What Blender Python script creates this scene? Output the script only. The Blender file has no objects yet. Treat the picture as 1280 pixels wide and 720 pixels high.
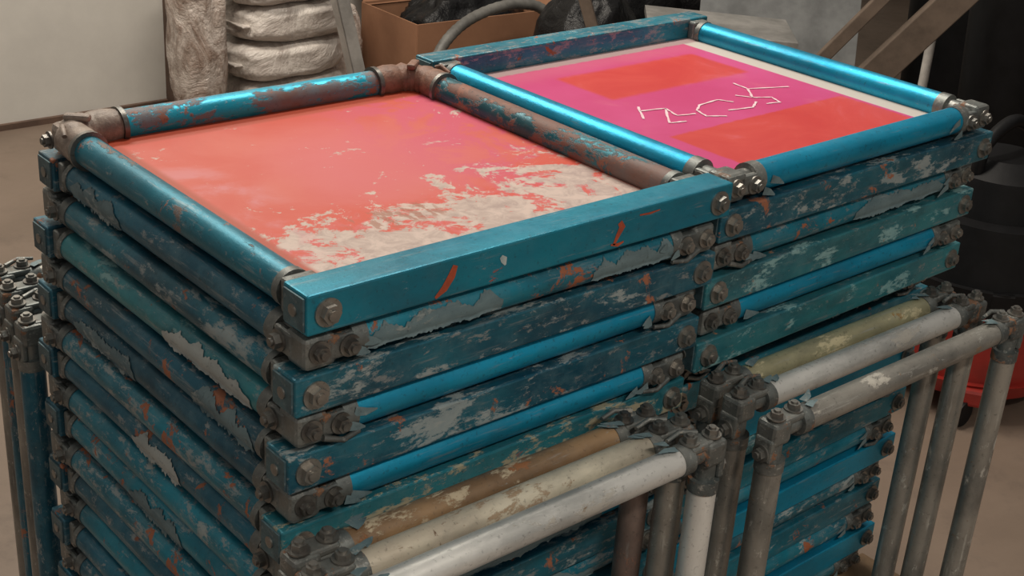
import bpy, bmesh, math, random
from mathutils import Vector, Matrix, noise

ZT = 0.9          # height of the top of the stacks above the floor
B = 0.0392        # frame thickness
rnd = random.Random(7)
COL = bpy.context.scene.collection

# ------------------------------------------------------------------ materials
def newmat(name):
    m = bpy.data.materials.new(name); m.use_nodes = True
    nt = m.node_tree; bs = nt.nodes["Principled BSDF"]
    return m, nt, bs

class NB:
    def __init__(s, nt): s.nt = nt; s.n = nt.nodes; s.l = nt.links
    def node(s, t, **k):
        n = s.n.new(t)
        for a, v in k.items(): setattr(n, a, v)
        return n
    def put(s, sock, v):
        if isinstance(v, bpy.types.NodeSocket): s.l.new(v, sock)
        else:
            if isinstance(v, tuple) and len(v) == 3 and len(sock.default_value) == 4: v = (*v, 1)
            sock.default_value = v
    def coord(s, scale=(1, 1, 1), loc=(0, 0, 0)):
        tc = s.node("ShaderNodeTexCoord"); mp = s.node("ShaderNodeMapping")
        mp.inputs["Scale"].default_value = scale; mp.inputs["Location"].default_value = loc
        s.l.new(tc.outputs["Object"], mp.inputs["Vector"]); return mp.outputs["Vector"]
    def noise(s, vec, scale, detail=6, rough=.6, dist=0):
        n = s.node("ShaderNodeTexNoise"); s.l.new(vec, n.inputs["Vector"])
        n.inputs["Scale"].default_value = scale; n.inputs["Detail"].default_value = detail
        n.inputs["Roughness"].default_value = rough; n.inputs["Distortion"].default_value = dist
        return n.outputs["Fac"]
    def ramp(s, f, a, b):
        n = s.node("ShaderNodeMapRange"); n.interpolation_type = 'SMOOTHSTEP'
        s.put(n.inputs["Value"], f); s.put(n.inputs["From Min"], a); s.put(n.inputs["From Max"], b)
        return n.outputs["Result"]
    def mix(s, f, a, b, mode='MIX'):
        n = s.node("ShaderNodeMix", data_type='RGBA', blend_type=mode)
        s.put(n.inputs[0], f); s.put(n.inputs[6], a); s.put(n.inputs[7], b); return n.outputs[2]
    def math(s, op, a, b=0.0, c=0.0):
        n = s.node("ShaderNodeMath", operation=op); s.put(n.inputs[0], a); s.put(n.inputs[1], b)
        s.put(n.inputs[2], c); return n.outputs[0]
    def xyz(s, vec):
        n = s.node("ShaderNodeSeparateXYZ"); s.l.new(vec, n.inputs[0]); return n.outputs
    def bump(s, h, strength=.3, dist=.002):
        n = s.node("ShaderNodeBump"); n.inputs["Strength"].default_value = strength
        n.inputs["Distance"].default_value = dist; s.l.new(h, n.inputs["Height"]); return n.outputs["Normal"]

def worn(name, base, dark, wear=.35, stain=.3, stain_col=(.36, .38, .36), orange=.15, orange_col=(.45, .10, .035),
         metal_col=(.34, .36, .36), metallic=.45, rough=.38, seed=0, axis=None, grime=.4, dust=.45, fine=1.0, sscale=26):
    """Worn, ink-splashed tube. wear/stain/orange are coverages 0..1; axis = direction of the tube (streaks run along it)"""
    m, nt, bs = newmat(name); b = NB(nt)
    st = {'x': (.45, 1, 1), 'y': (1, .45, 1), 'z': (1, 1, .45), None: (1, 1, 1)}[axis]
    st2 = {'x': (.08, 1, 1), 'y': (1, .08, 1), 'z': (1, 1, .08), None: (1, 1, 1)}[axis]
    L = (seed * 3.7, seed * 1.3, seed * 2.1)
    v = b.coord(st, L); vs = b.coord(st2, L); vi = b.coord((1, 1, 1), (seed * 1.9 + 7, seed * 5.3, seed * .7))
    n1 = b.noise(v, 12, 5); n2 = b.noise(v, 60 * fine, 10, .78, .2); n3 = b.noise(v, sscale, 10, .74, .15)
    n4 = b.noise(vi, 20, 9, .72, .4); n5 = b.noise(vi, 190, 4, .6); n6 = b.noise(v, 11, 7, .65)
    ns = b.noise(vs, 140, 6, .7); nd = b.noise(vi, 30, 8, .7)
    c = b.mix(b.ramp(n1, .35, .65), dark, base)
    c = b.mix(b.math('MULTIPLY', b.ramp(nd, .42, .68), dust), c, tuple(.55 * x + .45 * y for x, y in zip(base, (.22, .30, .31))))
    c = b.mix(b.math('MULTIPLY', b.ramp(n6, .47, .66), grime), c, (.03, .045, .05))
    c = b.mix(b.math('MULTIPLY', b.ramp(ns, .60 - .1 * wear, .75 - .1 * wear), .5), c, metal_col)
    t = .72 - .32 * wear
    fw = b.ramp(n2, t, t + .07); c = b.mix(b.math('MULTIPLY', fw, .75), c, metal_col)
    t = .73 - .33 * stain
    fs = b.ramp(n3, t, t + .05)
    c = b.mix(b.math('MULTIPLY', fs, b.math('ADD', .42, b.math('MULTIPLY', nd, .7))), c, stain_col)
    t = .76 - .34 * orange
    fo = b.ramp(n4, t, t + .04); c = b.mix(fo, c, orange_col)
    c = b.mix(b.math('MULTIPLY', b.ramp(n5, .58, .72), .4), c, (.03, .03, .03))
    b.put(bs.inputs["Base Color"], c)
    cover = b.math('MAXIMUM', fs, fo)
    b.put(bs.inputs["Metallic"], b.math('MULTIPLY', b.math('SUBTRACT', 1.0, cover), metallic))
    b.put(bs.inputs["Roughness"], b.math('ADD', b.math('ADD', rough - .14, b.math('MULTIPLY', nd, .25)), b.math('MULTIPLY', cover, .22)))
    h = b.math('ADD', b.math('ADD', b.math('MULTIPLY', cover, .6), b.math('MULTIPLY', n5, .25)), b.math('MULTIPLY', n2, .6))
    b.put(bs.inputs["Normal"], b.bump(h, .5, .0012))
    return m

def plain(name, col, rough=.5, metallic=0, var=.25, scale=20, bump=.2, col2=None, dist=.002, distort=0, spec=.5):
    m, nt, bs = newmat(name); b = NB(nt); v = b.coord()
    n = b.noise(v, scale, 7, .65, distort); n2 = b.noise(v, scale * 5, 4, .6)
    c2 = col2 or tuple(x * (1 - var) * .7 for x in col)
    b.put(bs.inputs["Base Color"], b.mix(b.ramp(n, .3, .7), col, c2))
    bs.inputs["Metallic"].default_value = metallic; bs.inputs["Roughness"].default_value = rough
    bs.inputs["Specular IOR Level"].default_value = spec
    b.put(bs.inputs["Normal"], b.bump(b.math('ADD', n, b.math('MULTIPLY', n2, .4)), bump, dist))
    return m

TEAL = (.016, .26, .37); TEALD = (.014, .16, .235)
BRIGHT = (.01, .41, .68); BRIGHTD = (.008, .30, .50)
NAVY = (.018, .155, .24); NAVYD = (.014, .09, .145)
GREEN = (.045, .29, .34); GREEND = (.03, .17, .22)
SPEC = {}
for i in range(5):
    SPEC['teal%d' % i] = dict(base=TEAL, dark=TEALD, wear=.46 + .06 * i, stain=.3 + .1 * (i % 3), orange=.42 + .12 * (i % 2), orange_col=(.34, .11, .05), seed=i + 1)
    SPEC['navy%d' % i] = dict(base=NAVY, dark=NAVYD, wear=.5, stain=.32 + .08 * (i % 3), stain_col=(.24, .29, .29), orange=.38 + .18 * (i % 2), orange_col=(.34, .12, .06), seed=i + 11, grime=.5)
    SPEC['green%d' % i] = dict(base=GREEN, dark=GREEND, wear=.5, stain=.55, stain_col=(.26, .44, .44), orange=.38, orange_col=(.32, .17, .10), seed=i + 21, grime=.45)
    SPEC['bright%d' % i] = dict(base=BRIGHT, dark=BRIGHTD, wear=.28, stain=.2, orange=.2, seed=i + 31, metallic=.6, rough=.35, grime=.2, dust=.15)
    SPEC['stained%d' % i] = dict(base=(.025, .20, .28), dark=NAVYD, wear=.55, stain=.6, stain_col=(.34, .37, .36), orange=.48, seed=i + 41, orange_col=(.34, .13, .07))
SPEC['clean'] = dict(base=(.012, .27, .39), dark=(.012, .21, .32), wear=.32, stain=.2, orange=.34, seed=3.3, metallic=.45, rough=.38, grime=.3, dust=.15, orange_col=(.40, .07, .02))
SPEC['rust'] = dict(base=(.012, .42, .60), dark=(.01, .32, .48), wear=.3, stain=.74, stain_col=(.22, .095, .06), orange=.52, orange_col=(.28, .12, .08), seed=5.5, grime=.3, dust=.1, metal_col=(.3, .2, .16), sscale=20)
SPEC['rustdark'] = dict(base=(.016, .20, .26), dark=(.012, .12, .16), wear=.35, stain=.84, stain_col=(.22, .085, .05), orange=.58, orange_col=(.27, .11, .07), seed=15.5, grime=.4, dust=.2, metal_col=(.3, .2, .16), sscale=20)
SPEC['rustedge'] = dict(base=(.014, .23, .33), dark=(.012, .15, .22), wear=.42, stain=.46, stain_col=(.22, .12, .08), orange=.48, orange_col=(.34, .13, .07), seed=8.5, grime=.3, dust=.2)
SPEC['tan'] = dict(base=(.03, .28, .36), dark=(.02, .19, .25), wear=.45, stain=.62, stain_col=(.44, .36, .22), orange=.4, seed=9.1)
SPEC['cast'] = dict(base=(.23, .235, .22), dark=(.10, .11, .11), wear=.45, stain=.42, stain_col=(.36, .33, .28), orange=.5, orange_col=(.22, .11, .06), seed=2.2, metallic=.55, rough=.44, metal_col=(.48, .48, .45), sscale=40)
SPEC['castblue'] = dict(base=(.10, .19, .22), dark=(.06, .10, .12), wear=.45, stain=.35, seed=4.2, metallic=.4, rough=.5)
SPEC['bolt'] = dict(base=(.34, .32, .29), dark=(.14, .13, .12), wear=.35, stain=.2, orange=.35, orange_col=(.15, .08, .04), seed=6.2, metallic=.75, rough=.4)
SPEC['silver'] = dict(base=(.74, .74, .71), dark=(.56, .56, .54), wear=.22, stain=.40, stain_col=(.36, .34, .30), orange=.34, orange_col=(.22, .17, .12), seed=1.2, metallic=.4, rough=.38, grime=.35, metal_col=(.9, .9, .86), dust=.1)
SPEC['cream'] = dict(base=(.68, .63, .50), dark=(.50, .44, .35), wear=.28, stain=.46, stain_col=(.28, .18, .10), orange=.4, orange_col=(.16, .10, .06), seed=7.7, metallic=.2, rough=.42, grime=.35, metal_col=(.7, .68, .62), dust=.1)
SPEC['olive'] = dict(base=(.42, .40, .25), dark=(.25, .24, .15), wear=.3, stain=.52, stain_col=(.56, .50, .32), orange=.45, orange_col=(.3, .2, .08), seed=9.7, metallic=.25, rough=.42, dust=.1)
SPEC['brownwood'] = dict(base=(.36, .23, .12), dark=(.18, .11, .06), wear=.3, stain=.58, stain_col=(.56, .48, .34), orange=.5, orange_col=(.28, .12, .05), seed=12.7, metallic=.1, rough=.46, dust=.1)
SPEC['leg'] = dict(base=(.36, .345, .31), dark=(.22, .21, .19), wear=.45, stain=.44, stain_col=(.46, .44, .39), orange=.42, orange_col=(.20, .14, .09), seed=3.9, metallic=.5, rough=.38, metal_col=(.6, .6, .56), dust=.1)
SPEC['legrust'] = dict(base=(.28, .21, .18), dark=(.18, .12, .1), wear=.3, stain=.45, stain_col=(.3, .13, .07), orange=.5, orange_col=(.25, .09, .04), seed=4.9, metallic=.35, rough=.5, dust=.1)
SPEC['flap'] = dict(base=(.42, .44, .42), dark=(.24, .27, .27), wear=.2, stain=.5, stain_col=(.12, .18, .20), orange=.35, orange_col=(.3, .13, .07), seed=13.9, metallic=0, rough=.6, metal_col=(.6, .6, .58))
SPEC['flapdark'] = dict(base=(.15, .22, .24), dark=(.07, .12, .14), wear=.3, stain=.5, stain_col=(.30, .33, .32), orange=.35, orange_col=(.3, .13, .07), seed=17.9, metallic=0, rough=.6)
M = {}
def getm(k):
    if k in M: return M[k]
    if '|' in k: n, ax = k.split('|')
    else: n, ax = k, None
    if n not in SPEC: return M[n]
    M[k] = worn('worn_%s%s' % (n, '_' + ax if ax else ''), axis=ax, **SPEC[n]); return M[k]
M['tape'] = plain('brown_tape', (.28, .145, .10), .5, 0, scale=60, bump=.8, col2=(.15, .08, .055))
M['tapegrey'] = plain('grey_tape', (.36, .29, .24), .46, 0, scale=50, bump=.8, col2=(.16, .12, .10))
M['screen'] = plain('screen_mesh_plain', (.25, .30, .28), .6, 0, scale=12, bump=.1, col2=(.12, .2, .2))
M['splash'] = plain('orange_ink_splash', (.50, .085, .03), .45, 0, scale=60, bump=.3, col2=(.32, .06, .03))
M['splashw'] = plain('white_ink_splash', (.50, .55, .54), .5, 0, scale=60, bump=.3, col2=(.3, .4, .42))

def mesh_left():
    m, nt, bs = newmat('inked_screen_mesh_salmon'); b = NB(nt); v = b.coord()
    x, y, z = b.xyz(v)
    n = b.noise(v, 7, 6, .6, .5); nf = b.noise(v, 12, 10, .74, .6); ng = b.noise(v, 45, 8, .72, .6); nb = b.noise(v, 3.5, 4, .5)
    c = b.mix(b.ramp(n, .35, .65), (.58, .075, .044), (.61, .115, .08))
    dx = b.math('SUBTRACT', x, .30); dy = b.math('SUBTRACT', y, .30)
    d = b.math('SQRT', b.math('ADD', b.math('MULTIPLY', dx, dx), b.math('MULTIPLY', dy, dy)))
    c = b.mix(b.math('MULTIPLY', b.ramp(b.math('ADD', d, b.math('MULTIPLY', nb, .15)), .27, .12), .85), c, (.62, .13, .145))
    c = b.mix(b.math('MULTIPLY', b.ramp(nb, .5, .75), .35), c, (.62, .22, .17))
    c = b.mix(b.math('MULTIPLY', b.ramp(b.math('ADD', b.math('ABSOLUTE', b.math('SUBTRACT', y, .18)), b.math('MULTIPLY', n, .12)), .12, .07), .85), c, (.60, .07, .034))
    c = b.mix(b.math('MULTIPLY', b.math('MULTIPLY', b.ramp(x, .27, .44), b.ramp(nf, .43, .53)), .8), c, (.58, .08, .16))
    c = b.mix(b.math('MULTIPLY', b.math('MULTIPLY', b.ramp(y, .24, .12), b.ramp(ng, .42, .55)), .6), c, (.60, .15, .18))
    g = b.ramp(y, .30, .09); g2 = b.math('MULTIPLY', b.ramp(x, .34, .47), b.ramp(y, .36, .18))
    g = b.math('MAXIMUM', g, g2)
    f = b.math('ADD', b.math('ADD', b.math('MULTIPLY', nf, .75), b.math('MULTIPLY', ng, .25)), b.math('MULTIPLY', g, .148))
    fw = b.ramp(f, .588, .618); c = b.mix(b.math('MULTIPLY', fw, .9), c, b.mix(b.ramp(ng, .3, .7), (.36, .31, .28), (.62, .54, .47)))
    f2 = b.ramp(b.math('ADD', ng, b.math('MULTIPLY', g, .12)), .66, .70)
    c = b.mix(b.math('MULTIPLY', f2, .7), c, (.58, .45, .40))
    q = b.math('MULTIPLY', b.ramp(b.math('ABSOLUTE', b.math('SUBTRACT', x, .215)), .07, .04), b.ramp(b.math('ABSOLUTE', b.math('SUBTRACT', y, .17)), .03, .015))
    c = b.mix(b.math('MULTIPLY', b.math('MULTIPLY', q, b.ramp(b.noise(b.coord((3, 1, 1)), 40, 3), .5, .58)), .7), c, (.32, .11, .06))
    c = b.mix(b.math('MULTIPLY', b.math('MULTIPLY', b.ramp(x, .16, .09), b.ramp(y, .5, .3)), b.ramp(n, .45, .6)), c, (.60, .21, .24))
    e = b.math('MAXIMUM', b.ramp(x, .076, .066), b.math('MAXIMUM', b.ramp(y, .497, .507), b.ramp(x, .494, .503)))
    c = b.mix(e, c, (.42, .06, .025))
    b.put(bs.inputs["Base Color"], c); bs.inputs["Roughness"].default_value = .48
    b.put(bs.inputs["Normal"], b.bump(b.math('ADD', ng, b.math('MULTIPLY', fw, .5)), .15, .001))
    return m
M['meshL'] = mesh_left()

def mesh_right():
    m, nt, bs = newmat('inked_screen_mesh_magenta'); b = NB(nt); v = b.coord()
    x, y, z = b.xyz(v)
    n = b.noise(v, 9, 8, .65, .8); ng = b.noise(v, 60, 6, .6); nb = b.noise(v, 4, 4)
    xw = b.math('ADD', x, b.math('MULTIPLY', b.math('SUBTRACT', n, .5), .012)); yw = b.math('ADD', y, b.math('MULTIPLY', b.math('SUBTRACT', ng, .5), .008))
    c = b.mix(b.ramp(nb, .35, .65), (.51, .032, .16), (.56, .055, .21))
    def rect(x0, x1, y0, y1, s=.006):
        f = b.math('MULTIPLY', b.ramp(xw, x0, x0 + s), b.ramp(xw, x1, x1 - s))
        f = b.math('MULTIPLY', f, b.math('MULTIPLY', b.ramp(yw, y0, y0 + s), b.ramp(yw, y1, y1 - s))); return f
    red = b.mix(b.ramp(n, .35, .65), (.52, .026, .024), (.56, .045, .036))
    c = b.mix(rect(.16, .455, .335, .46, .012), c, red)
    c = b.mix(rect(.115, .478, .05, .195), c, red)
    c = b.mix(b.math('MULTIPLY', b.ramp(n, .56, .7), .3), c, (.60, .14, .21))
    c = b.mix(b.math('MULTIPLY', b.ramp(yw, .44, .49), .5), c, (.58, .12, .20))
    c = b.mix(b.ramp(x, .480, .483), c, (.55, .50, .45))
    c = b.mix(b.ramp(yw, .497, .503), c, (.52, .36, .36))
    b.put(bs.inputs["Base Color"], c); bs.inputs["Roughness"].default_value = .5
    b.put(bs.inputs["Normal"], b.bump(ng, .12, .001)); return m
M['meshR'] = mesh_right()
M['chalk'] = plain('white_chalk', (.80, .66, .70), .8, 0, scale=80, bump=.3, col2=(.74, .46, .52))

# ------------------------------------------------------------------ mesh builder
class MB:
    def __init__(s): s.v = []; s.f = []; s.mi = []; s.sm = []; s.mats = []
    def mid(s, k):
        if k not in s.mats: s.mats.append(k)
        return s.mats.index(k)
    def add(s, vs, fs, k, smooth=False):
        o = len(s.v); i = s.mid(k); s.v += [tuple(v) for v in vs]
        for f in fs: s.f.append([q + o for q in f]); s.mi.append(i); s.sm.append(smooth)
    def box(s, c, size, k, ch=.0015, R=None):
        bm = bmesh.new(); bmesh.ops.create_cube(bm, size=1)
        for v in bm.verts: v.co = Vector((v.co.x * size[0], v.co.y * size[1], v.co.z * size[2]))
        if ch: bmesh.ops.bevel(bm, geom=bm.edges[:], offset=min(ch, min(size) * .45), segments=2, affect='EDGES', profile=.5)
        bm.verts.index_update()
        R = R or Matrix.Identity(3)
        vs = [R @ v.co + Vector(c) for v in bm.verts]; fs = [[v.index for v in f.verts] for f in bm.faces]; bm.free()
        s.add(vs, fs, k)
    def tube(s, p0, p1, r, k, n=20, r1=None, caps=True, smooth=True, twist=0):
        p0 = Vector(p0); p1 = Vector(p1); r1 = r if r1 is None else r1
        d = (p1 - p0).normalized(); a = d.orthogonal().normalized(); c = d.cross(a)
        vs = []
        for p, q in ((p0, r), (p1, r1)):
            for i in range(n):
                t = 2 * math.pi * i / n + twist; vs.append(p + (a * math.cos(t) + c * math.sin(t)) * q)
        s.add(vs, [[i, (i + 1) % n, n + (i + 1) % n, n + i] for i in range(n)], k, smooth)
        if caps:
            s.add(vs[:n], [list(range(n))[::-1]], k); s.add(vs[n:], [list(range(n))], k)
    def path(s, pts, rs, k, n=12, caps=True):
        pts = [Vector(p) for p in pts]
        if not hasattr(rs, '__len__'): rs = [rs] * len(pts)
        d = (pts[1] - pts[0]).normalized(); a = d.orthogonal().normalized(); vs = []
        for i, p in enumerate(pts):
            d = (pts[min(i + 1, len(pts) - 1)] - pts[max(i - 1, 0)]).normalized()
            a = (a - d * a.dot(d)).normalized(); c = d.cross(a)
            for j in range(n):
                t = 2 * math.pi * j / n; vs.append(p + (a * math.cos(t) + c * math.sin(t)) * rs[i])
        fs = [[i * n + j, i * n + (j + 1) % n, (i + 1) * n + (j + 1) % n, (i + 1) * n + j] for i in range(len(pts) - 1) for j in range(n)]
        s.add(vs, fs, k, True)
        if caps:
            s.add(vs[:n], [list(range(n))[::-1]], k); s.add(vs[-n:], [list(range(n))], k)
    def bolt(s, p, d, k='bolt', r=.0095):
        p = Vector(p); d = Vector(d).normalized()
        s.tube(p, p + d * .002, r * 1.45, k, 18)
        s.tube(p + d * .002, p + d * .0085, r, k, 6, smooth=False, twist=rnd.uniform(0, 1))
        s.tube(p + d * .0085, p + d * .011, r * .55, k, 10)
    def grid(s, fn, nu, nv, k, smooth=True, closed_u=False):
        vs = [fn(i, j) for i in range(nu) for j in range(nv)]
        fs = []
        for i in range(nu if closed_u else nu - 1):
            for j in range(nv - 1):
                a = i * nv + j; c = ((i + 1) % nu) * nv + j; fs.append([a, c, c + 1, a + 1])
        s.add(vs, fs, k, smooth)
    def ribbon(s, pts, ws, k, nrm):
        pts = [Vector(p) for p in pts]; nrm = Vector(nrm); vs = []
        for i, p in enumerate(pts):
            d = (pts[min(i + 1, len(pts) - 1)] - pts[max(i - 1, 0)]).normalized(); t = d.cross(nrm)
            vs += [p + t * ws[i], p - t * ws[i]]
        s.add(vs, [[2 * i, 2 * i + 1, 2 * i + 3, 2 * i + 2] for i in range(len(pts) - 1)], k)
    def build(s, name, M4=None, parent=None):
        me = bpy.data.meshes.new(name); me.from_pydata(s.v, [], s.f)
        for k in s.mats: me.materials.append(getm(k) if isinstance(k, str) else k)
        me.polygons.foreach_set("material_index", s.mi); me.polygons.foreach_set("use_smooth", s.sm); me.update()
        o = bpy.data.objects.new(name, me); COL.objects.link(o)
        if M4 is not None: o.matrix_world = M4
        if parent: o.parent = parent
        return o

# ------------------------------------------------------------------ a screen printing frame
def ragged(mb, p0, p1, out, r, k, seed, depth=.018):
    p0 = Vector(p0); p1 = Vector(p1); out = Vector(out); N = 110
    def fn(i, j):
        t = i / (N - 1); p = p0.lerp(p1, t); e = min(1, 8 * t, 8 * (1 - t))
        q = noise.noise(Vector((t * 7 + seed, seed * 2.3, 0))) + .6 * noise.noise(Vector((t * 33 + seed, 0, seed))) + .3 * noise.noise(Vector((t * 90, 3, seed)))
        w = noise.noise(Vector((t * 26, j * .6, seed))) * .0016
        top = (30 + 40 * noise.noise(Vector((t * 6, seed, 5))) + 14 * noise.noise(Vector((t * 40, seed, 9)))) * e
        if j < 5:
            a = math.radians(top - (top + 35) * j / 4); return p + out * (math.cos(a) * (r + .0008) + max(0, w) * .3) + Vector((0, 0, math.sin(a) * (r + .0008)))
        dd = max(.0005, depth * (.30 + q)) * e
        return p + out * (r * .84 + .0012 + w * .7) + Vector((0, 0, -r * .57 - dd * (j - 4) / 3))
    mb.grid(fn, N, 8, k)

def frame(name, M4, W=.545, L=.563, bar='teal0', rl='teal1', rr='teal1', rb='teal2', cast='cast', screen='screen',
          flaps=(), aL=.022, aR=.03, elbows=False, seed=0, r=.0178, extra=None):
    mb = MB(); h = B / 2; yb = L - .0195
    bar, rb = bar + '|x', rb + '|x'; rl, rr = rl + '|y', rr + '|y'
    mb.box((W / 2, h, -h), (W, B, B), bar, .0022)
    for x in (0, W):
        s = -1 if x == 0 else 1
        mb.box((x + s * .0008, h, -h), (.0025, B - .007, B - .007), 'castblue', .0006)
        mb.tube((x + s * .001, h, -h), (x + s * .0035, h, -h), .006, 'bolt', 10)
    for x in (.021, W - .021):
        mb.bolt((x, 0, -h), (0, -1, 0))
        mb.bolt((x, B, -h), (0, 1, 0), r=.007)
    for a, k, sx in ((aL, rl, -1), (W - aR, rr, 1)):
        y0 = B + .022; y1 = yb - .047
        mb.tube((a, y0, -h), (a, y1, -h), r, k, 26)
        mb.tube((a, B - .001, -h), (a, y0 + .001, -h), r * .72, cast, 16)
        mb.box((a, B + .007, -h), (.033, .014, .034), cast, .003)
        mb.tube((a, y0 - .006, -h), (a, y0 + .003, -h), r + .0012, cast, 22)
        if not elbows:
            mb.tube((a, y1 - .003, -h), (a, y1 + .012, -h), r + .0012, cast, 22)
            mb.tube((a, y1, -h), (a, yb, -h), r * .74, cast, 16)
    x0 = aL + .047; x1 = W - aR - .047
    mb.tube((x0, yb, -h), (x1, yb, -h), r, rb, 26)
    if not elbows:
        cs = r / .0178
        for a, s, xe in ((aL, 1, x0), (W - aR, -1, x1)):
            mb.tube((xe + s * .003, yb, -h), (xe - s * .013, yb, -h), r + .0012, cast, 22)
            mb.tube((a, yb, -h), (xe, yb, -h), r * .74, cast, 16)
            jz = rnd.uniform(-.001, .001)
            mb.box((a, yb, -h + jz), (.033 * cs, .033 * cs, .033 * cs), cast, .005)
            mb.box((a - s * .013, yb - .02, -h), (.009, .03, .025), cast, .003)
            mb.box((a + s * .02, yb + .012, -h), (.034, .009, .024), cast, .003)
            mb.bolt((a - s * .002, yb + .0165, -h + .001), (0, 1, 0), r=.0075)
            mb.bolt((a + s * .030, yb + .0165, -h - .001), (0, 1, 0), r=.0075)
            mb.bolt((a - s * .0175, yb - .024, -h), (-s, 0, 0), r=.0075)
            if rnd.random() < .45:
                mb.path([(a + s * .01, yb + .018, -h - .010), (a + s * .03, yb + .021, -h - .017), (a + s * .05, yb + .018, -h - .015)], [.0035, .003, .0025], cast, 8)
            for q in range(2):
                t = rnd.uniform(.2, 1); L0 = rnd.uniform(.012, .026)
                P0 = Vector((a + s * (.03 + .03 * t), yb + .0185, -h + rnd.uniform(-.012, .008)))
                mb.ribbon([P0, P0 + Vector((s * L0 * .5, .001, -L0 * .15)), P0 + Vector((s * L0, .0015, -L0 * rnd.uniform(.1, .5)))], [.005, .004, .0008], 'flapdark', (0, 1, 0))
    else:
        for a, s, k in ((aL, 1, 'tapegrey'), (W - aR, -1, 'tape')):
            pts = []; rs = []
            y1 = yb - .052; xe = a + s * .052
            base = [(a, y1 - .012)] + [(a, y1 + .01)] + [(a + s * (.034 - .034 * math.cos(t)), yb - .034 + .034 * math.sin(t)) for t in [i * math.pi / 2 / 9 for i in range(10)]] + [(xe - s * .004, yb), (xe + s * .014, yb)]
            for i, (px, py) in enumerate(base):
                pts.append((px, py, -h + .001)); rs.append(r + .0028 + .0016 * math.sin(i * 2.3 + seed))
            mb.path(pts, rs, k, 18)
            mb.box((a + s * .006, yb - .006, -h - .002), (.036, .036, .034), k, .008)
            for (q0, q1) in (((a, y1 - .016, -h), (a, y1 - .010, -h)), ((xe + s * .012, yb, -h), (xe + s * .018, yb, -h))):
                mb.tube(q0, q1, r + .005, 'bolt', 22)
            mb.box((a + s * .012, yb - .012, .0025), (.030, .012, .008), k, .003, Matrix.Rotation(s * -.7, 3, 'Z'))
            mb.bolt((a - s * .02, yb - .01, -h), (-s, 0, 0), r=.007)
            mb.path([(a - s * .012, yb - .03, 0), (a - s * .016, yb - .036, .003), (a - s * .02, yb - .05, -.004)], .003, k, 8)
    if screen:
        zz = -.030
        N = 12
        def fn(i, j):
            u = i / (N - 1); v = j / (N - 1)
            return (aL + (W - aR - aL) * u, B * .9 + (yb - B * .9) * v, zz)
        mb.grid(fn, N, N, screen)
    for (side, a, b_, k, dep) in flaps:
        k2 = k + ('|x' if side == 'B' else '|y')
        if side == 'L': ragged(mb, (aL, B + .03 + a * (L - .13), -h), (aL, B + .03 + b_ * (L - .13), -h), (-1, 0, 0), r, k2, seed + 1.3, dep)
        if side == 'R': ragged(mb, (W - aR, B + .03 + a * (L - .13), -h), (W - aR, B + .03 + b_ * (L - .13), -h), (1, 0, 0), r, k2, seed + 4.1, dep)
        if side == 'B': ragged(mb, (x0 + a * (x1 - x0), yb, -h), (x0 + b_ * (x1 - x0), yb, -h), (0, 1, 0), r, k2, seed + 2.9, dep)
    if extra: extra(mb)
    return mb.build(name, M4)

def T(x, y, z): return Matrix.Translation((x, y, z))
def RZ(a): return Matrix.Rotation(a, 4, 'Z')
def flipM(W, L): return T(W, L, 0) @ RZ(math.pi)

def splashes(mb):
    y = -.0004
    mb.ribbon([(.372, y, -.010), (.376, y, -.016), (.371, y, -.024), (.366, y, -.034)], [.003, .0045, .003, .0015], 'splash', (0, 1, 0))
    mb.ribbon([(.362, y, -.033), (.372, y, -.035), (.380, y, -.033)], [.001, .002, .001], 'splash', (0, 1, 0))
    mb.ribbon([(.160, y, -.008), (.156, y, -.018), (.148, y, -.029), (.138, y, -.036)], [.003, .0045, .004, .0015], 'splash', (0, 1, 0))
    mb.ribbon([(.215, y, -.012), (.219, y, -.016), (.221, y, -.022)], [.002, .004, .001], 'splashw', (0, 1, 0))
    mb.ribbon([(.40, y, -.008), (.415, y, -.009), (.43, y, -.008)], [.0008, .0012, .0006], 'splash', (0, 1, 0))

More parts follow.
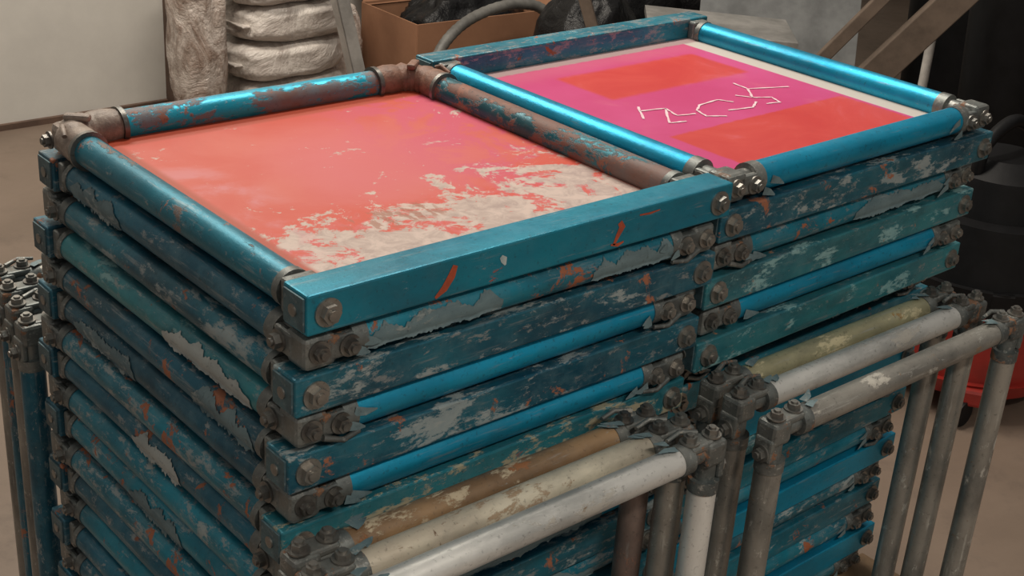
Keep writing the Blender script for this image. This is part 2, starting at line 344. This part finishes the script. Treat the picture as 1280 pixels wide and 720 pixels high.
# ------------------------------------------------------------------ left stack
P_ = .0410
W1, L1 = .5445, .5635
NL = 19
cycle_front = ['clean', 'teal1', 'stained2', 'bright0', 'stained1', 'bright1', 'tan', 'teal2', 'teal3', 'bright2', 'stained3', 'teal4', 'teal0', 'bright3', 'stained4', 'teal1', 'teal2', 'bright4', 'teal3']
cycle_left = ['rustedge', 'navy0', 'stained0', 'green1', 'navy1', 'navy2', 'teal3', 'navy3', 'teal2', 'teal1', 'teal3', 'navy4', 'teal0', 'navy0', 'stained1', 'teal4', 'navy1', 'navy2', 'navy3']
DX = [0, -.004, -.008, -.008, -.012, -.011, -.015]
for k in range(NL):
    fl_ = (k % 2 == 1)
    if k < 7: jx, jy = DX[k], .003 * k
    else: jx = -.0135 + rnd.uniform(-.004, .004); jy = .022 + rnd.uniform(-.004, .004)
    yaw = 0 if k == 0 else rnd.uniform(-.006, .006)
    W, L = W1, L1
    base = T(jx, jy, ZT - k * P_) @ RZ(yaw)
    front, left = cycle_front[k], cycle_left[k]
    if not fl_:
        flaps = []
        if k > 0 and rnd.random() < .6:
            a = rnd.uniform(0, .5); flaps.append(('L', a, a + rnd.uniform(.15, .45), 'flapdark' if rnd.random() < .6 else 'flap', .008))
        frame('screen_printing_frame', base, W, L, bar=front, rl=left, rr='rustdark' if k == 0 else 'teal2', rb='rust' if k == 0 else 'navy1',
              elbows=(k == 0), screen='meshL' if k == 0 else 'screen', flaps=flaps, seed=k, extra=splashes if k == 0 else None)
    else:
        flaps = []
        if k == 1: flaps = [('B', .0, .3, 'flapdark', .003), ('B', .6, 1, 'flapdark', .004)]
        if k > 6 and rnd.random() < .6: flaps = [('B', .1, .8, 'flapdark', .006)]
        if k == 3: flaps.append(('R', .55, .95, 'flap', .005))
        elif k == 5: flaps.append(('R', .05, .4, 'flapdark', .007))
        elif rnd.random() < .6:
            a = rnd.uniform(0, .5); flaps.append(('R', a, a + rnd.uniform(.15, .45), 'flapdark' if rnd.random() < .6 else 'flap', .009))
        frame('screen_printing_frame', base @ flipM(W, L), W, L, bar='navy%d' % (k % 5), rl='teal2', rr=left, rb=front,
              screen='screen', flaps=flaps, aL=.03, aR=.022, seed=k)

# ------------------------------------------------------------------ right stack
X2, Y2, A2 = .551, .016, .0184
W2, L2 = .561, .563
cf2 = ['bright2', 'stained4', 'teal3', 'green2', 'bright1', 'green0', 'stained2', 'teal1', 'teal4', 'bright3', 'green3', 'teal2', 'teal0', 'bright3', 'stained4', 'teal1', 'teal2', 'bright4', 'teal3']
for k in range(NL):
    fl_ = (k % 2 == 0)
    jx = 0 if k < 2 else rnd.uniform(-.004, .004) - .001 * min(k, 6)
    jy = 0 if k < 2 else rnd.uniform(-.003, .003) + .001 * k
    if k >= 6: jy += .035
    base = T(X2 + jx, Y2 + jy, ZT - k * .0416) @ RZ(A2 + (0 if k == 0 else rnd.uniform(-.006, .006)))
    if fl_:
        frame('screen_printing_frame', base @ flipM(W2, L2), W2, L2, bar='teal3' if k == 0 else 'navy2', rl='bright0', rr='bright1' if k == 0 else 'teal0',
              rb=cf2[k], cast='cast', screen='meshR' if k == 0 else 'screen', flaps=[('B', .02, .5, 'flapdark', .005)] if k in (2, 6, 8) else [], aL=.03, aR=.024, seed=k + 40)
        if k == 0: RF = base
    else:
        frame('screen_printing_frame', base, W2, L2, bar=cf2[k], rl='navy1', rr='teal1', rb='teal2', seed=k + 60)
top_right = [o for o in bpy.data.objects if o.name.startswith('screen_printing_frame') and 'inked_screen_mesh_magenta' in [m.name for m in o.data.materials]][0]
top_right.data.transform(flipM(W2, L2)); top_right.matrix_world = RF

# chalk letters on the mesh
def old2loc(x, y):
    X = 1.03 * x + .0171 - X2; Y = 1.03 * y + .027 - Y2
    c, s = math.cos(A2), math.sin(A2); return (c * X + s * Y, -s * X + c * Y)
strokes = [[(.681, .2836), (.6506, .2434)], [(.6700, .270), (.7085, .2616), (.6686, .2153), (.6935, .2097)], [(.7085, .2616), (.700, .232), (.728, .226)],
           [(.8127, .2366), (.801, .2542), (.7603, .2494), (.7400, .235), (.7325, .2116), (.7573, .1986)], [(.7784, .2147), (.8186, .2075), (.842, .222)],
           [(.8813, .298), (.8788, .2694), (.9409, .248)], [(.8788, .2694), (.8531, .238), (.839, .2567)], [(.8531, .238), (.8779, .225), (.8700, .205), (.8477, .2092)]]
mb = MB()
for st in strokes:
    q = [Vector((*old2loc(*p), -.0292)) for p in st]
    dense = []
    for i in range(len(q) - 1):
        for t in range(6): dense.append(q[i].lerp(q[i + 1], t / 6) + Vector((rnd.uniform(-1, 1), rnd.uniform(-1, 1), 0)) * .0006)
    dense.append(q[-1])
    mb.ribbon(dense, [.0016 + .0004 * math.sin(i * 1.7) for i in range(len(dense))], 'chalk', (0, 0, 1))
ch = mb.build('chalk_marks', RF); ch.parent = top_right; ch.matrix_parent_inverse = top_right.matrix_world.inverted()

# ------------------------------------------------------------------ frames standing upright
def upright(x, y, ztop, W, mats, yaw=0, lean=0):
    L = ZT + ztop
    Mx = T(x, y, 0) @ RZ(yaw) @ Matrix.Rotation(math.pi / 2 - lean, 4, 'X')
    rl, rr, rb, bar = mats
    return frame('screen_printing_frame', Mx, W, L, bar=bar, rl=rl, rr=rr, rb=rb, screen=None, aL=.02, aR=.02, seed=rnd.random() * 9, r=.0160)
upright(.524, -.125, -.240, .525, ('leg', 'leg', 'leg', 'leg'))
upright(.528, -.068, -.238, .515, ('leg', 'leg', 'silver', 'leg'))
upright(.535, -.026, -.240, .500, ('leg', 'leg', 'olive', 'leg'))
upright(-.07, -.122, -.228, .525, ('leg', 'silver', 'silver', 'leg'))
upright(-.05, -.080, -.232, .502, ('leg', 'leg', 'cream', 'leg'))
upright(-.04, -.040, -.236, .480, ('leg', 'legrust', 'brownwood', 'leg'))
for i in range(4):
    upright(-.022 + .006 * i, .622 + .044 * i, -.285 + .004 * i, .52, (['navy2', 'leg', 'navy1', 'leg'][i], 'leg', 'leg', 'navy1'))

# pallet under the stacks
mb = MB(); M['palletwood'] = plain('pallet_wood', (.28, .18, .10), .8, 0, scale=8, bump=.4)
zb = ZT - (NL - 1) * .0416 - B - .001
for i in range(6): mb.box((.55, .065 + i * .094, zb - .011), (1.16, .075, .022), 'palletwood', .002)
for y in (.065, .30, .535):
    mb.box((.55, y, (zb - .022) / 2), (1.16, .07, zb - .022), 'palletwood', .003)
mb.build('wooden_pallet')

# ------------------------------------------------------------------ room
def concrete():
    m, nt, bs = newmat('concrete_floor'); b = NB(nt); v = b.coord()
    n = b.noise(v, 1.3, 8, .6, .4); n2 = b.noise(v, 9, 8, .7); n3 = b.noise(v, 60, 4)
    c = b.mix(b.ramp(n, .3, .7), (.135, .10, .075), (.20, .15, .115))
    c = b.mix(b.math('MULTIPLY', b.ramp(n2, .5, .75), .45), c, (.08, .06, .048))
    b.put(bs.inputs["Base Color"], c); b.put(bs.inputs["Roughness"], b.math('ADD', .35, b.math('MULTIPLY', n2, .35)))
    b.put(bs.inputs["Normal"], b.bump(b.math('ADD', n2, b.math('MULTIPLY', n3, .3)), .15, .004)); return m
M['floor'] = concrete()
M['wall'] = plain('painted_wall', (.66, .64, .59), .6, 0, scale=2.5, bump=.05, col2=(.56, .54, .50))
M['walldark'] = plain('dark_wall', (.05, .045, .042), .8, 0, scale=3, bump=.05)
M['trim'] = plain('dark_trim', (.14, .085, .06), .7, 0, scale=10, bump=.1)
def slab(name, lo, hi, k, ch=0):
    mb = MB(); c = [(a + b_) / 2 for a, b_ in zip(lo, hi)]; mb.box((0, 0, 0), [b_ - a for a, b_ in zip(lo, hi)], k, ch)
    return mb.build(name, T(*c))
slab('floor', (-4, -4, -.1), (6.5, 3.2, 0), 'floor')
slab('wall_back', (-4, 3.1, 0), (6.5, 3.2, 3), 'wall')
slab('wall_right', (5.4, -4, 0), (5.5, 3.1, 3), 'walldark')
slab('baseboard_back', (-4, 3.085, 0), (1.425, 3.1, .018), 'trim')
slab('door_post', (1.425, 3.0, 0), (1.475, 3.1, 2.2), 'trim', .004)

# ------------------------------------------------------------------ background objects
M['sack'] = plain('plastic_sack', (.80, .74, .68), .25, 0, scale=5, bump=.8, col2=(.46, .40, .36), dist=.02, distort=2.5)
M['sack2'] = plain('plastic_wrap', (.74, .66, .60), .16, 0, scale=5, bump=.8, col2=(.22, .14, .10), dist=.03, distort=2.5)
M['card'] = plain('cardboard', (.36, .18, .10), .8, 0, scale=5, bump=.1, col2=(.27, .13, .07))
M['print'] = plain('box_print', (.14, .06, .04), .8, 0, scale=30, bump=.1)
M['black'] = plain('black_plastic', (.007, .007, .008), .5, 0, scale=20, bump=.15, spec=.25)
M['blackbag'] = plain('black_bag', (.009, .009, .010), .32, 0, scale=6, bump=.6, dist=.02, distort=1.5, spec=.35)
M['alu'] = plain('dull_aluminium', (.55, .53, .50), .4, .3, scale=6, bump=.1)
M['hose'] = plain('grey_hose', (.20, .195, .18), .5, 0, scale=20, bump=.2)
M['timber'] = plain('brown_timber', (.19, .14, .105), .7, 0, scale=9, bump=.2)
M['white'] = plain('white_pipe', (.72, .69, .65), .4, 0, scale=8, bump=.05)
M['red'] = plain('red_plastic', (.38, .025, .018), .4, 0, scale=8, bump=.1, col2=(.22, .018, .013))
M['grey'] = plain('grey_sheet', (.40, .41, .41), .5, .1, scale=5, bump=.1)

def blob(mb, c, s, k, e=.45, amp=.12, freq=3, seed=0, R=None, nu=64, nv=36):
    R = R or Matrix.Identity(3)
    def sg(v, p): return math.copysign(abs(v) ** p, v)
    def fn(i, j):
        u = 2 * math.pi * i / nu; w = -math.pi / 2 + math.pi * j / (nv - 1)
        p = Vector((sg(math.cos(w), e) * sg(math.cos(u), e), sg(math.cos(w), e) * sg(math.sin(u), e), sg(math.sin(w), e)))
        q = noise.noise(p * freq + Vector((seed, seed * 2, 0))) + .35 * (1 - 2 * abs(noise.noise(p * freq * 2.2 + Vector((seed, 0, seed)))))
        p = p * (1 + amp * q)
        return R @ Vector((p.x * s[0], p.y * s[1], p.z * s[2])) + Vector(c)
    mb.grid(fn, nu, nv, k, True, True)
for i in range(4):
    mb = MB(); blob(mb, (0, 0, 0), (.20, .14, .066), 'sack', .6, .09, 1.9, i * 3.1)
    mb.box((.198, 0, .0), (.03, .20, .006), 'sack', .002); mb.box((-.198, 0, .0), (.03, .20, .006), 'sack', .002)
    mb.build('plastic_sack', T(1.74 + .012 * (-1) ** i, 2.90, .067 + i * .121) @ RZ(.03 * i - .05))
mb = MB(); blob(mb, (0, 0, 0), (.075, .10, .28), 'sack2', .8, .14, 2.4, 9.1); mb.build('crumpled_plastic_wrap', T(1.41, 2.85, .28))
mb = MB(); blob(mb, (0, 0, 0), (.06, .05, .15), 'sack2', .8, .12, 2.5, 4.1); mb.build('crumpled_plastic_wrap', T(2.01, 2.94, .15))
mb = MB(); mb.box((0, 0, .45), (.045, .004, .95), 'alu', .001); mb.box((-.0205, .018, .45), (.004, .04, .95), 'alu', .001)
mb.build('aluminium_angle_bar', T(1.90, 2.62, .012) @ Matrix.Rotation(-.24, 4, 'Y') @ Matrix.Rotation(-.05, 4, 'X'))
# cardboard box (open)
mb = MB(); w, d, h, t = .54, .34, .30, .005
mb.box((0, -d / 2, h / 2), (w, t, h), 'card', .001); mb.box((0, d / 2, h / 2), (w, t, h), 'card', .001)
mb.box((-w / 2, 0, h / 2), (t, d, h), 'card', .001); mb.box((w / 2, 0, h / 2), (t, d, h), 'card', .001); mb.box((0, 0, t / 2), (w, d, t), 'card', .001)
mb.box((0, d / 2 + .05, h + .03), (w - .02, t, .14), 'card', .001, Matrix.Rotation(-.9, 3, 'X'))
mb.box((w / 2 + .04, 0, h + .035), (.10, d - .02, t), 'card', .001, Matrix.Rotation(-.8, 3, 'Y'))
for i in range(5): mb.box((-.20 + i * .035, -d / 2 - .003, .17), (.022, .001, .03), 'print', 0)
for i in range(7): mb.box((-.20 + i * .03, -d / 2 - .003, .12), (.02, .001, .012), 'print', 0)
blob(mb, (.03, .0, .20), (.23, .14, .15), 'blackbag', .8, .14, 2.4, 3.3)
for i in range(5):
    pts_ = [(-.05 + .05 * i, -.05 + .03 * i, h - .08), (-.02 + .05 * i, 0, h + .02 + .01 * i), (.05 + .05 * i, .03, h + .035), (.10 + .035 * i, .0, h - .02)]
    mb.path(pts_, .012, 'black', 8)
mb.build('cardboard_box', T(2.36, 2.78, 0) @ RZ(-.05))
def bez(pts, n=14):
    P = [Vector(p) for p in pts]; out = []
    P = [P[0]] + P + [P[-1]]
    for i in range(1, len(P) - 2):
        for j in range(n):
            t = j / n
            out.append(.5 * ((2 * P[i]) + (-P[i - 1] + P[i + 1]) * t + (2 * P[i - 1] - 5 * P[i] + 4 * P[i + 1] - P[i + 2]) * t * t + (-P[i - 1] + 3 * P[i] - 3 * P[i + 1] + P[i + 2]) * t ** 3))
    out.append(P[-1]); return out
mb = MB(); pts = bez([(1.98, 2.42, .018), (2.0, 2.44, .15), (2.06, 2.46, .27), (2.2, 2.48, .345), (2.4, 2.49, .365), (2.52, 2.47, .30), (2.56, 2.46, .018)])
mb.path(pts, [.017 + .0015 * (i % 2) for i in range(len(pts))], 'hose', 14); mb.build('flexible_hose')
for i, (x, y, s) in enumerate(((2.46, 2.22, .17), (2.80, 2.45, .22), (3.5, 2.55, .25))):
    mb = MB(); blob(mb, (0, 0, 0), (s, s * .9, .24), 'blackbag', .8, .12, 1.9, i * 5 + 1); mb.build('black_rubbish_bag', T(x, y, .235))
mb = MB(); mb.box((0, 0, .3), (.55, .012, .62), 'grey', .002); mb.box((0, -.008, .59), (.56, .02, .03), 'alu', .002); mb.box((0, -.008, .02), (.56, .02, .03), 'alu', .002)
mb.build('metal_panel', T(3.13, 1.97, .002) @ RZ(-.7) @ Matrix.Rotation(-.25, 4, 'X'))
# dark crate with an aluminium sheet lying on it
mb = MB(); mb.box((0, 0, .19), (.36, .28, .36), 'black', .012)
for z in (.07, .19, .31): mb.box((0, 0, z), (.37, .29, .02), 'black', .004)
for sx in (-1, 1):
    for sy in (-1, 1): mb.box((sx * .17, sy * .13, .18), (.035, .035, .36), 'black', .004)
mb.build('plastic_crate', T(2.76, 1.93, 0) @ RZ(-.6))
mb = MB(); mb.box((0, 0, 0), (.46, .30, .006), 'alu', .001); mb.box((0, -.15, -.012), (.46, .004, .028), 'alu', .001); mb.box((-.228, 0, -.008), (.004, .30, .02), 'alu', .001)
mb.build('aluminium_sheet', T(2.74, 1.92, .391) @ RZ(-.75) @ Matrix.Rotation(.03, 4, 'Y'))
# timber pieces leaning
for (x, y, w, t, L, a) in ((2.455, 1.50, .085, .045, .95, .66), (2.35, 1.62, .035, .03, .9, .64)):
    mb = MB(); mb.box((0, 0, L / 2 + .04), (w, t, L), 'timber', .003); mb.build('timber_post', T(x, y, .01) @ RZ(-.85) @ Matrix.Rotation(a, 4, 'Y'))
mb = MB(); mb.box((0, 0, .4), (.035, .02, .8), 'timber', .003); mb.build('timber_post', T(2.32, 1.84, .01) @ RZ(-.85) @ Matrix.Rotation(-.35, 4, 'Y'))
mb = MB(); mb.tube((0, 0, 0), (0, 0, 1.3), .014, 'white', 20); mb.tube((0, 0, 0), (0, 0, .012), .05, 'white', 24); mb.tube((0, 0, 1.28), (0, 0, 1.32), .022, 'white', 20)
mb.build('white_pipe', T(2.98, 1.31, 0))
def bin_(loc):
    mb = MB(); mb.tube((0, 0, .02), (0, 0, .85), .22, 'black', 40, r1=.27); mb.tube((0, 0, .85), (0, 0, .89), .29, 'black', 40); mb.tube((0, 0, .89), (0, 0, .93), .29, 'black', 40, r1=.16)
    mb.tube((0, 0, 0), (0, 0, .03), .2, 'black', 30); mb.path(bez([(-.08, 0, .93), (-.06, 0, .97), (.06, 0, .97), (.08, 0, .93)]), .012, 'black', 10)
    for a in (0, math.pi): mb.box((.28 * math.cos(a), .28 * math.sin(a), .76), (.05, .12, .03), 'black', .006)
    mb.build('rubbish_bin', T(*loc))
bin_((3.42, 1.18, 0)); bin_((3.95, 1.75, 0)); bin_((2.95, .62, 0))
# wet/dry shop vacuum
mb = MB()
for a in range(4):
    t = a * math.pi / 2 + .6; c = (.17 * math.cos(t), .17 * math.sin(t))
    mb.box((c[0] * .95, c[1] * .95, .065), (.13, .09, .04), 'red', .008, Matrix.Rotation(t, 3, 'Z'))
    mb.tube((c[0] * 1.3, c[1] * 1.3 - .011, .028), (c[0] * 1.3, c[1] * 1.3 + .011, .028), .028, 'black', 20)
mb.tube((0, 0, .05), (0, 0, .09), .19, 'red', 40, r1=.215); mb.tube((0, 0, .09), (0, 0, .25), .20, 'red', 40, r1=.21)
mb.tube((0, 0, .25), (0, 0, .30), .215, 'black', 40); mb.tube((0, 0, .30), (0, 0, .42), .20, 'black', 40, r1=.18)
mb.tube((0, 0, .42), (0, 0, .50), .135, 'black', 36, r1=.12); mb.tube((0, 0, .50), (0, 0, .53), .12, 'black', 36, r1=.07)
mb.path(bez([(-.10, 0, .48), (-.09, 0, .56), (0, 0, .60), (.09, 0, .56), (.10, 0, .48)]), .014, 'black', 12)
for a in (.3, 2.2, 3.9, 5.2): mb.box((.205 * math.cos(a), .205 * math.sin(a), .26), (.02, .05, .08), 'black', .004, Matrix.Rotation(a, 3, 'Z'))
mb.tube((-.17, .05, .34), (-.215, .06, .34), .032, 'black', 20)
pts = bez([(-.21, .06, .34), (-.27, .08, .33), (-.29, .16, .42), (-.20, .22, .52), (-.05, .20, .57), (.10, .16, .50), (.22, .05, .34), (.29, -.05, .12), (.28, -.15, .03)])
mb.path(pts, [.022 + .002 * (i % 2) for i in range(len(pts))], 'black', 14)
mb.build('shop_vacuum', T(2.01, .48, 0))

# ------------------------------------------------------------------ lights
def area(name, loc, size, sy, power, col, rot=(0, 0, 0)):
    l = bpy.data.lights.new(name, 'AREA'); l.shape = 'RECTANGLE'; l.size = size; l.size_y = sy; l.energy = power; l.color = col
    o = bpy.data.objects.new(name, l); o.location = loc; o.rotation_euler = rot; COL.objects.link(o); return o
WARM = (1, .91, .79)
area('ceiling_light_front', (.0, -1.6, 2.4), .9, .35, 92, WARM, (-.6, 0, 0))
area('ceiling_light_middle', (1.2, 1.0, 2.85), 1.3, .3, 40, WARM)
area('ceiling_light_back', (.6, 2.2, 2.8), 1.3, .4, 50, WARM, (.15, 0, 0))
wd = bpy.data.worlds.new('World'); bpy.context.scene.world = wd; wd.use_nodes = True
wd.node_tree.nodes['Background'].inputs[0].default_value = (.92, .86, .79, 1); wd.node_tree.nodes['Background'].inputs[1].default_value = .30

# ------------------------------------------------------------------ camera
yaw, pit, rol, f = .8425, .4304, .07, 1718.3
fw = Vector((math.cos(pit) * math.cos(yaw), math.cos(pit) * math.sin(yaw), -math.sin(pit)))
r = Vector((math.sin(yaw), -math.cos(yaw), 0)); u = r.cross(fw)
r2 = r * math.cos(rol) + u * math.sin(rol); u2 = -r * math.sin(rol) + u * math.cos(rol)
cd = bpy.data.cameras.new('camera'); cam = bpy.data.objects.new('camera', cd); COL.objects.link(cam)
cam.matrix_world = Matrix(((r2.x, u2.x, -fw.x, -.5714), (r2.y, u2.y, -fw.y, -.9006), (r2.z, u2.z, -fw.z, .5050 + ZT), (0, 0, 0, 1)))
cd.sensor_width = 36; cd.lens = 36 * f / 1280; cd.clip_start = .02
bpy.context.scene.camera = cam
bpy.context.scene.view_settings.view_transform = 'Standard'
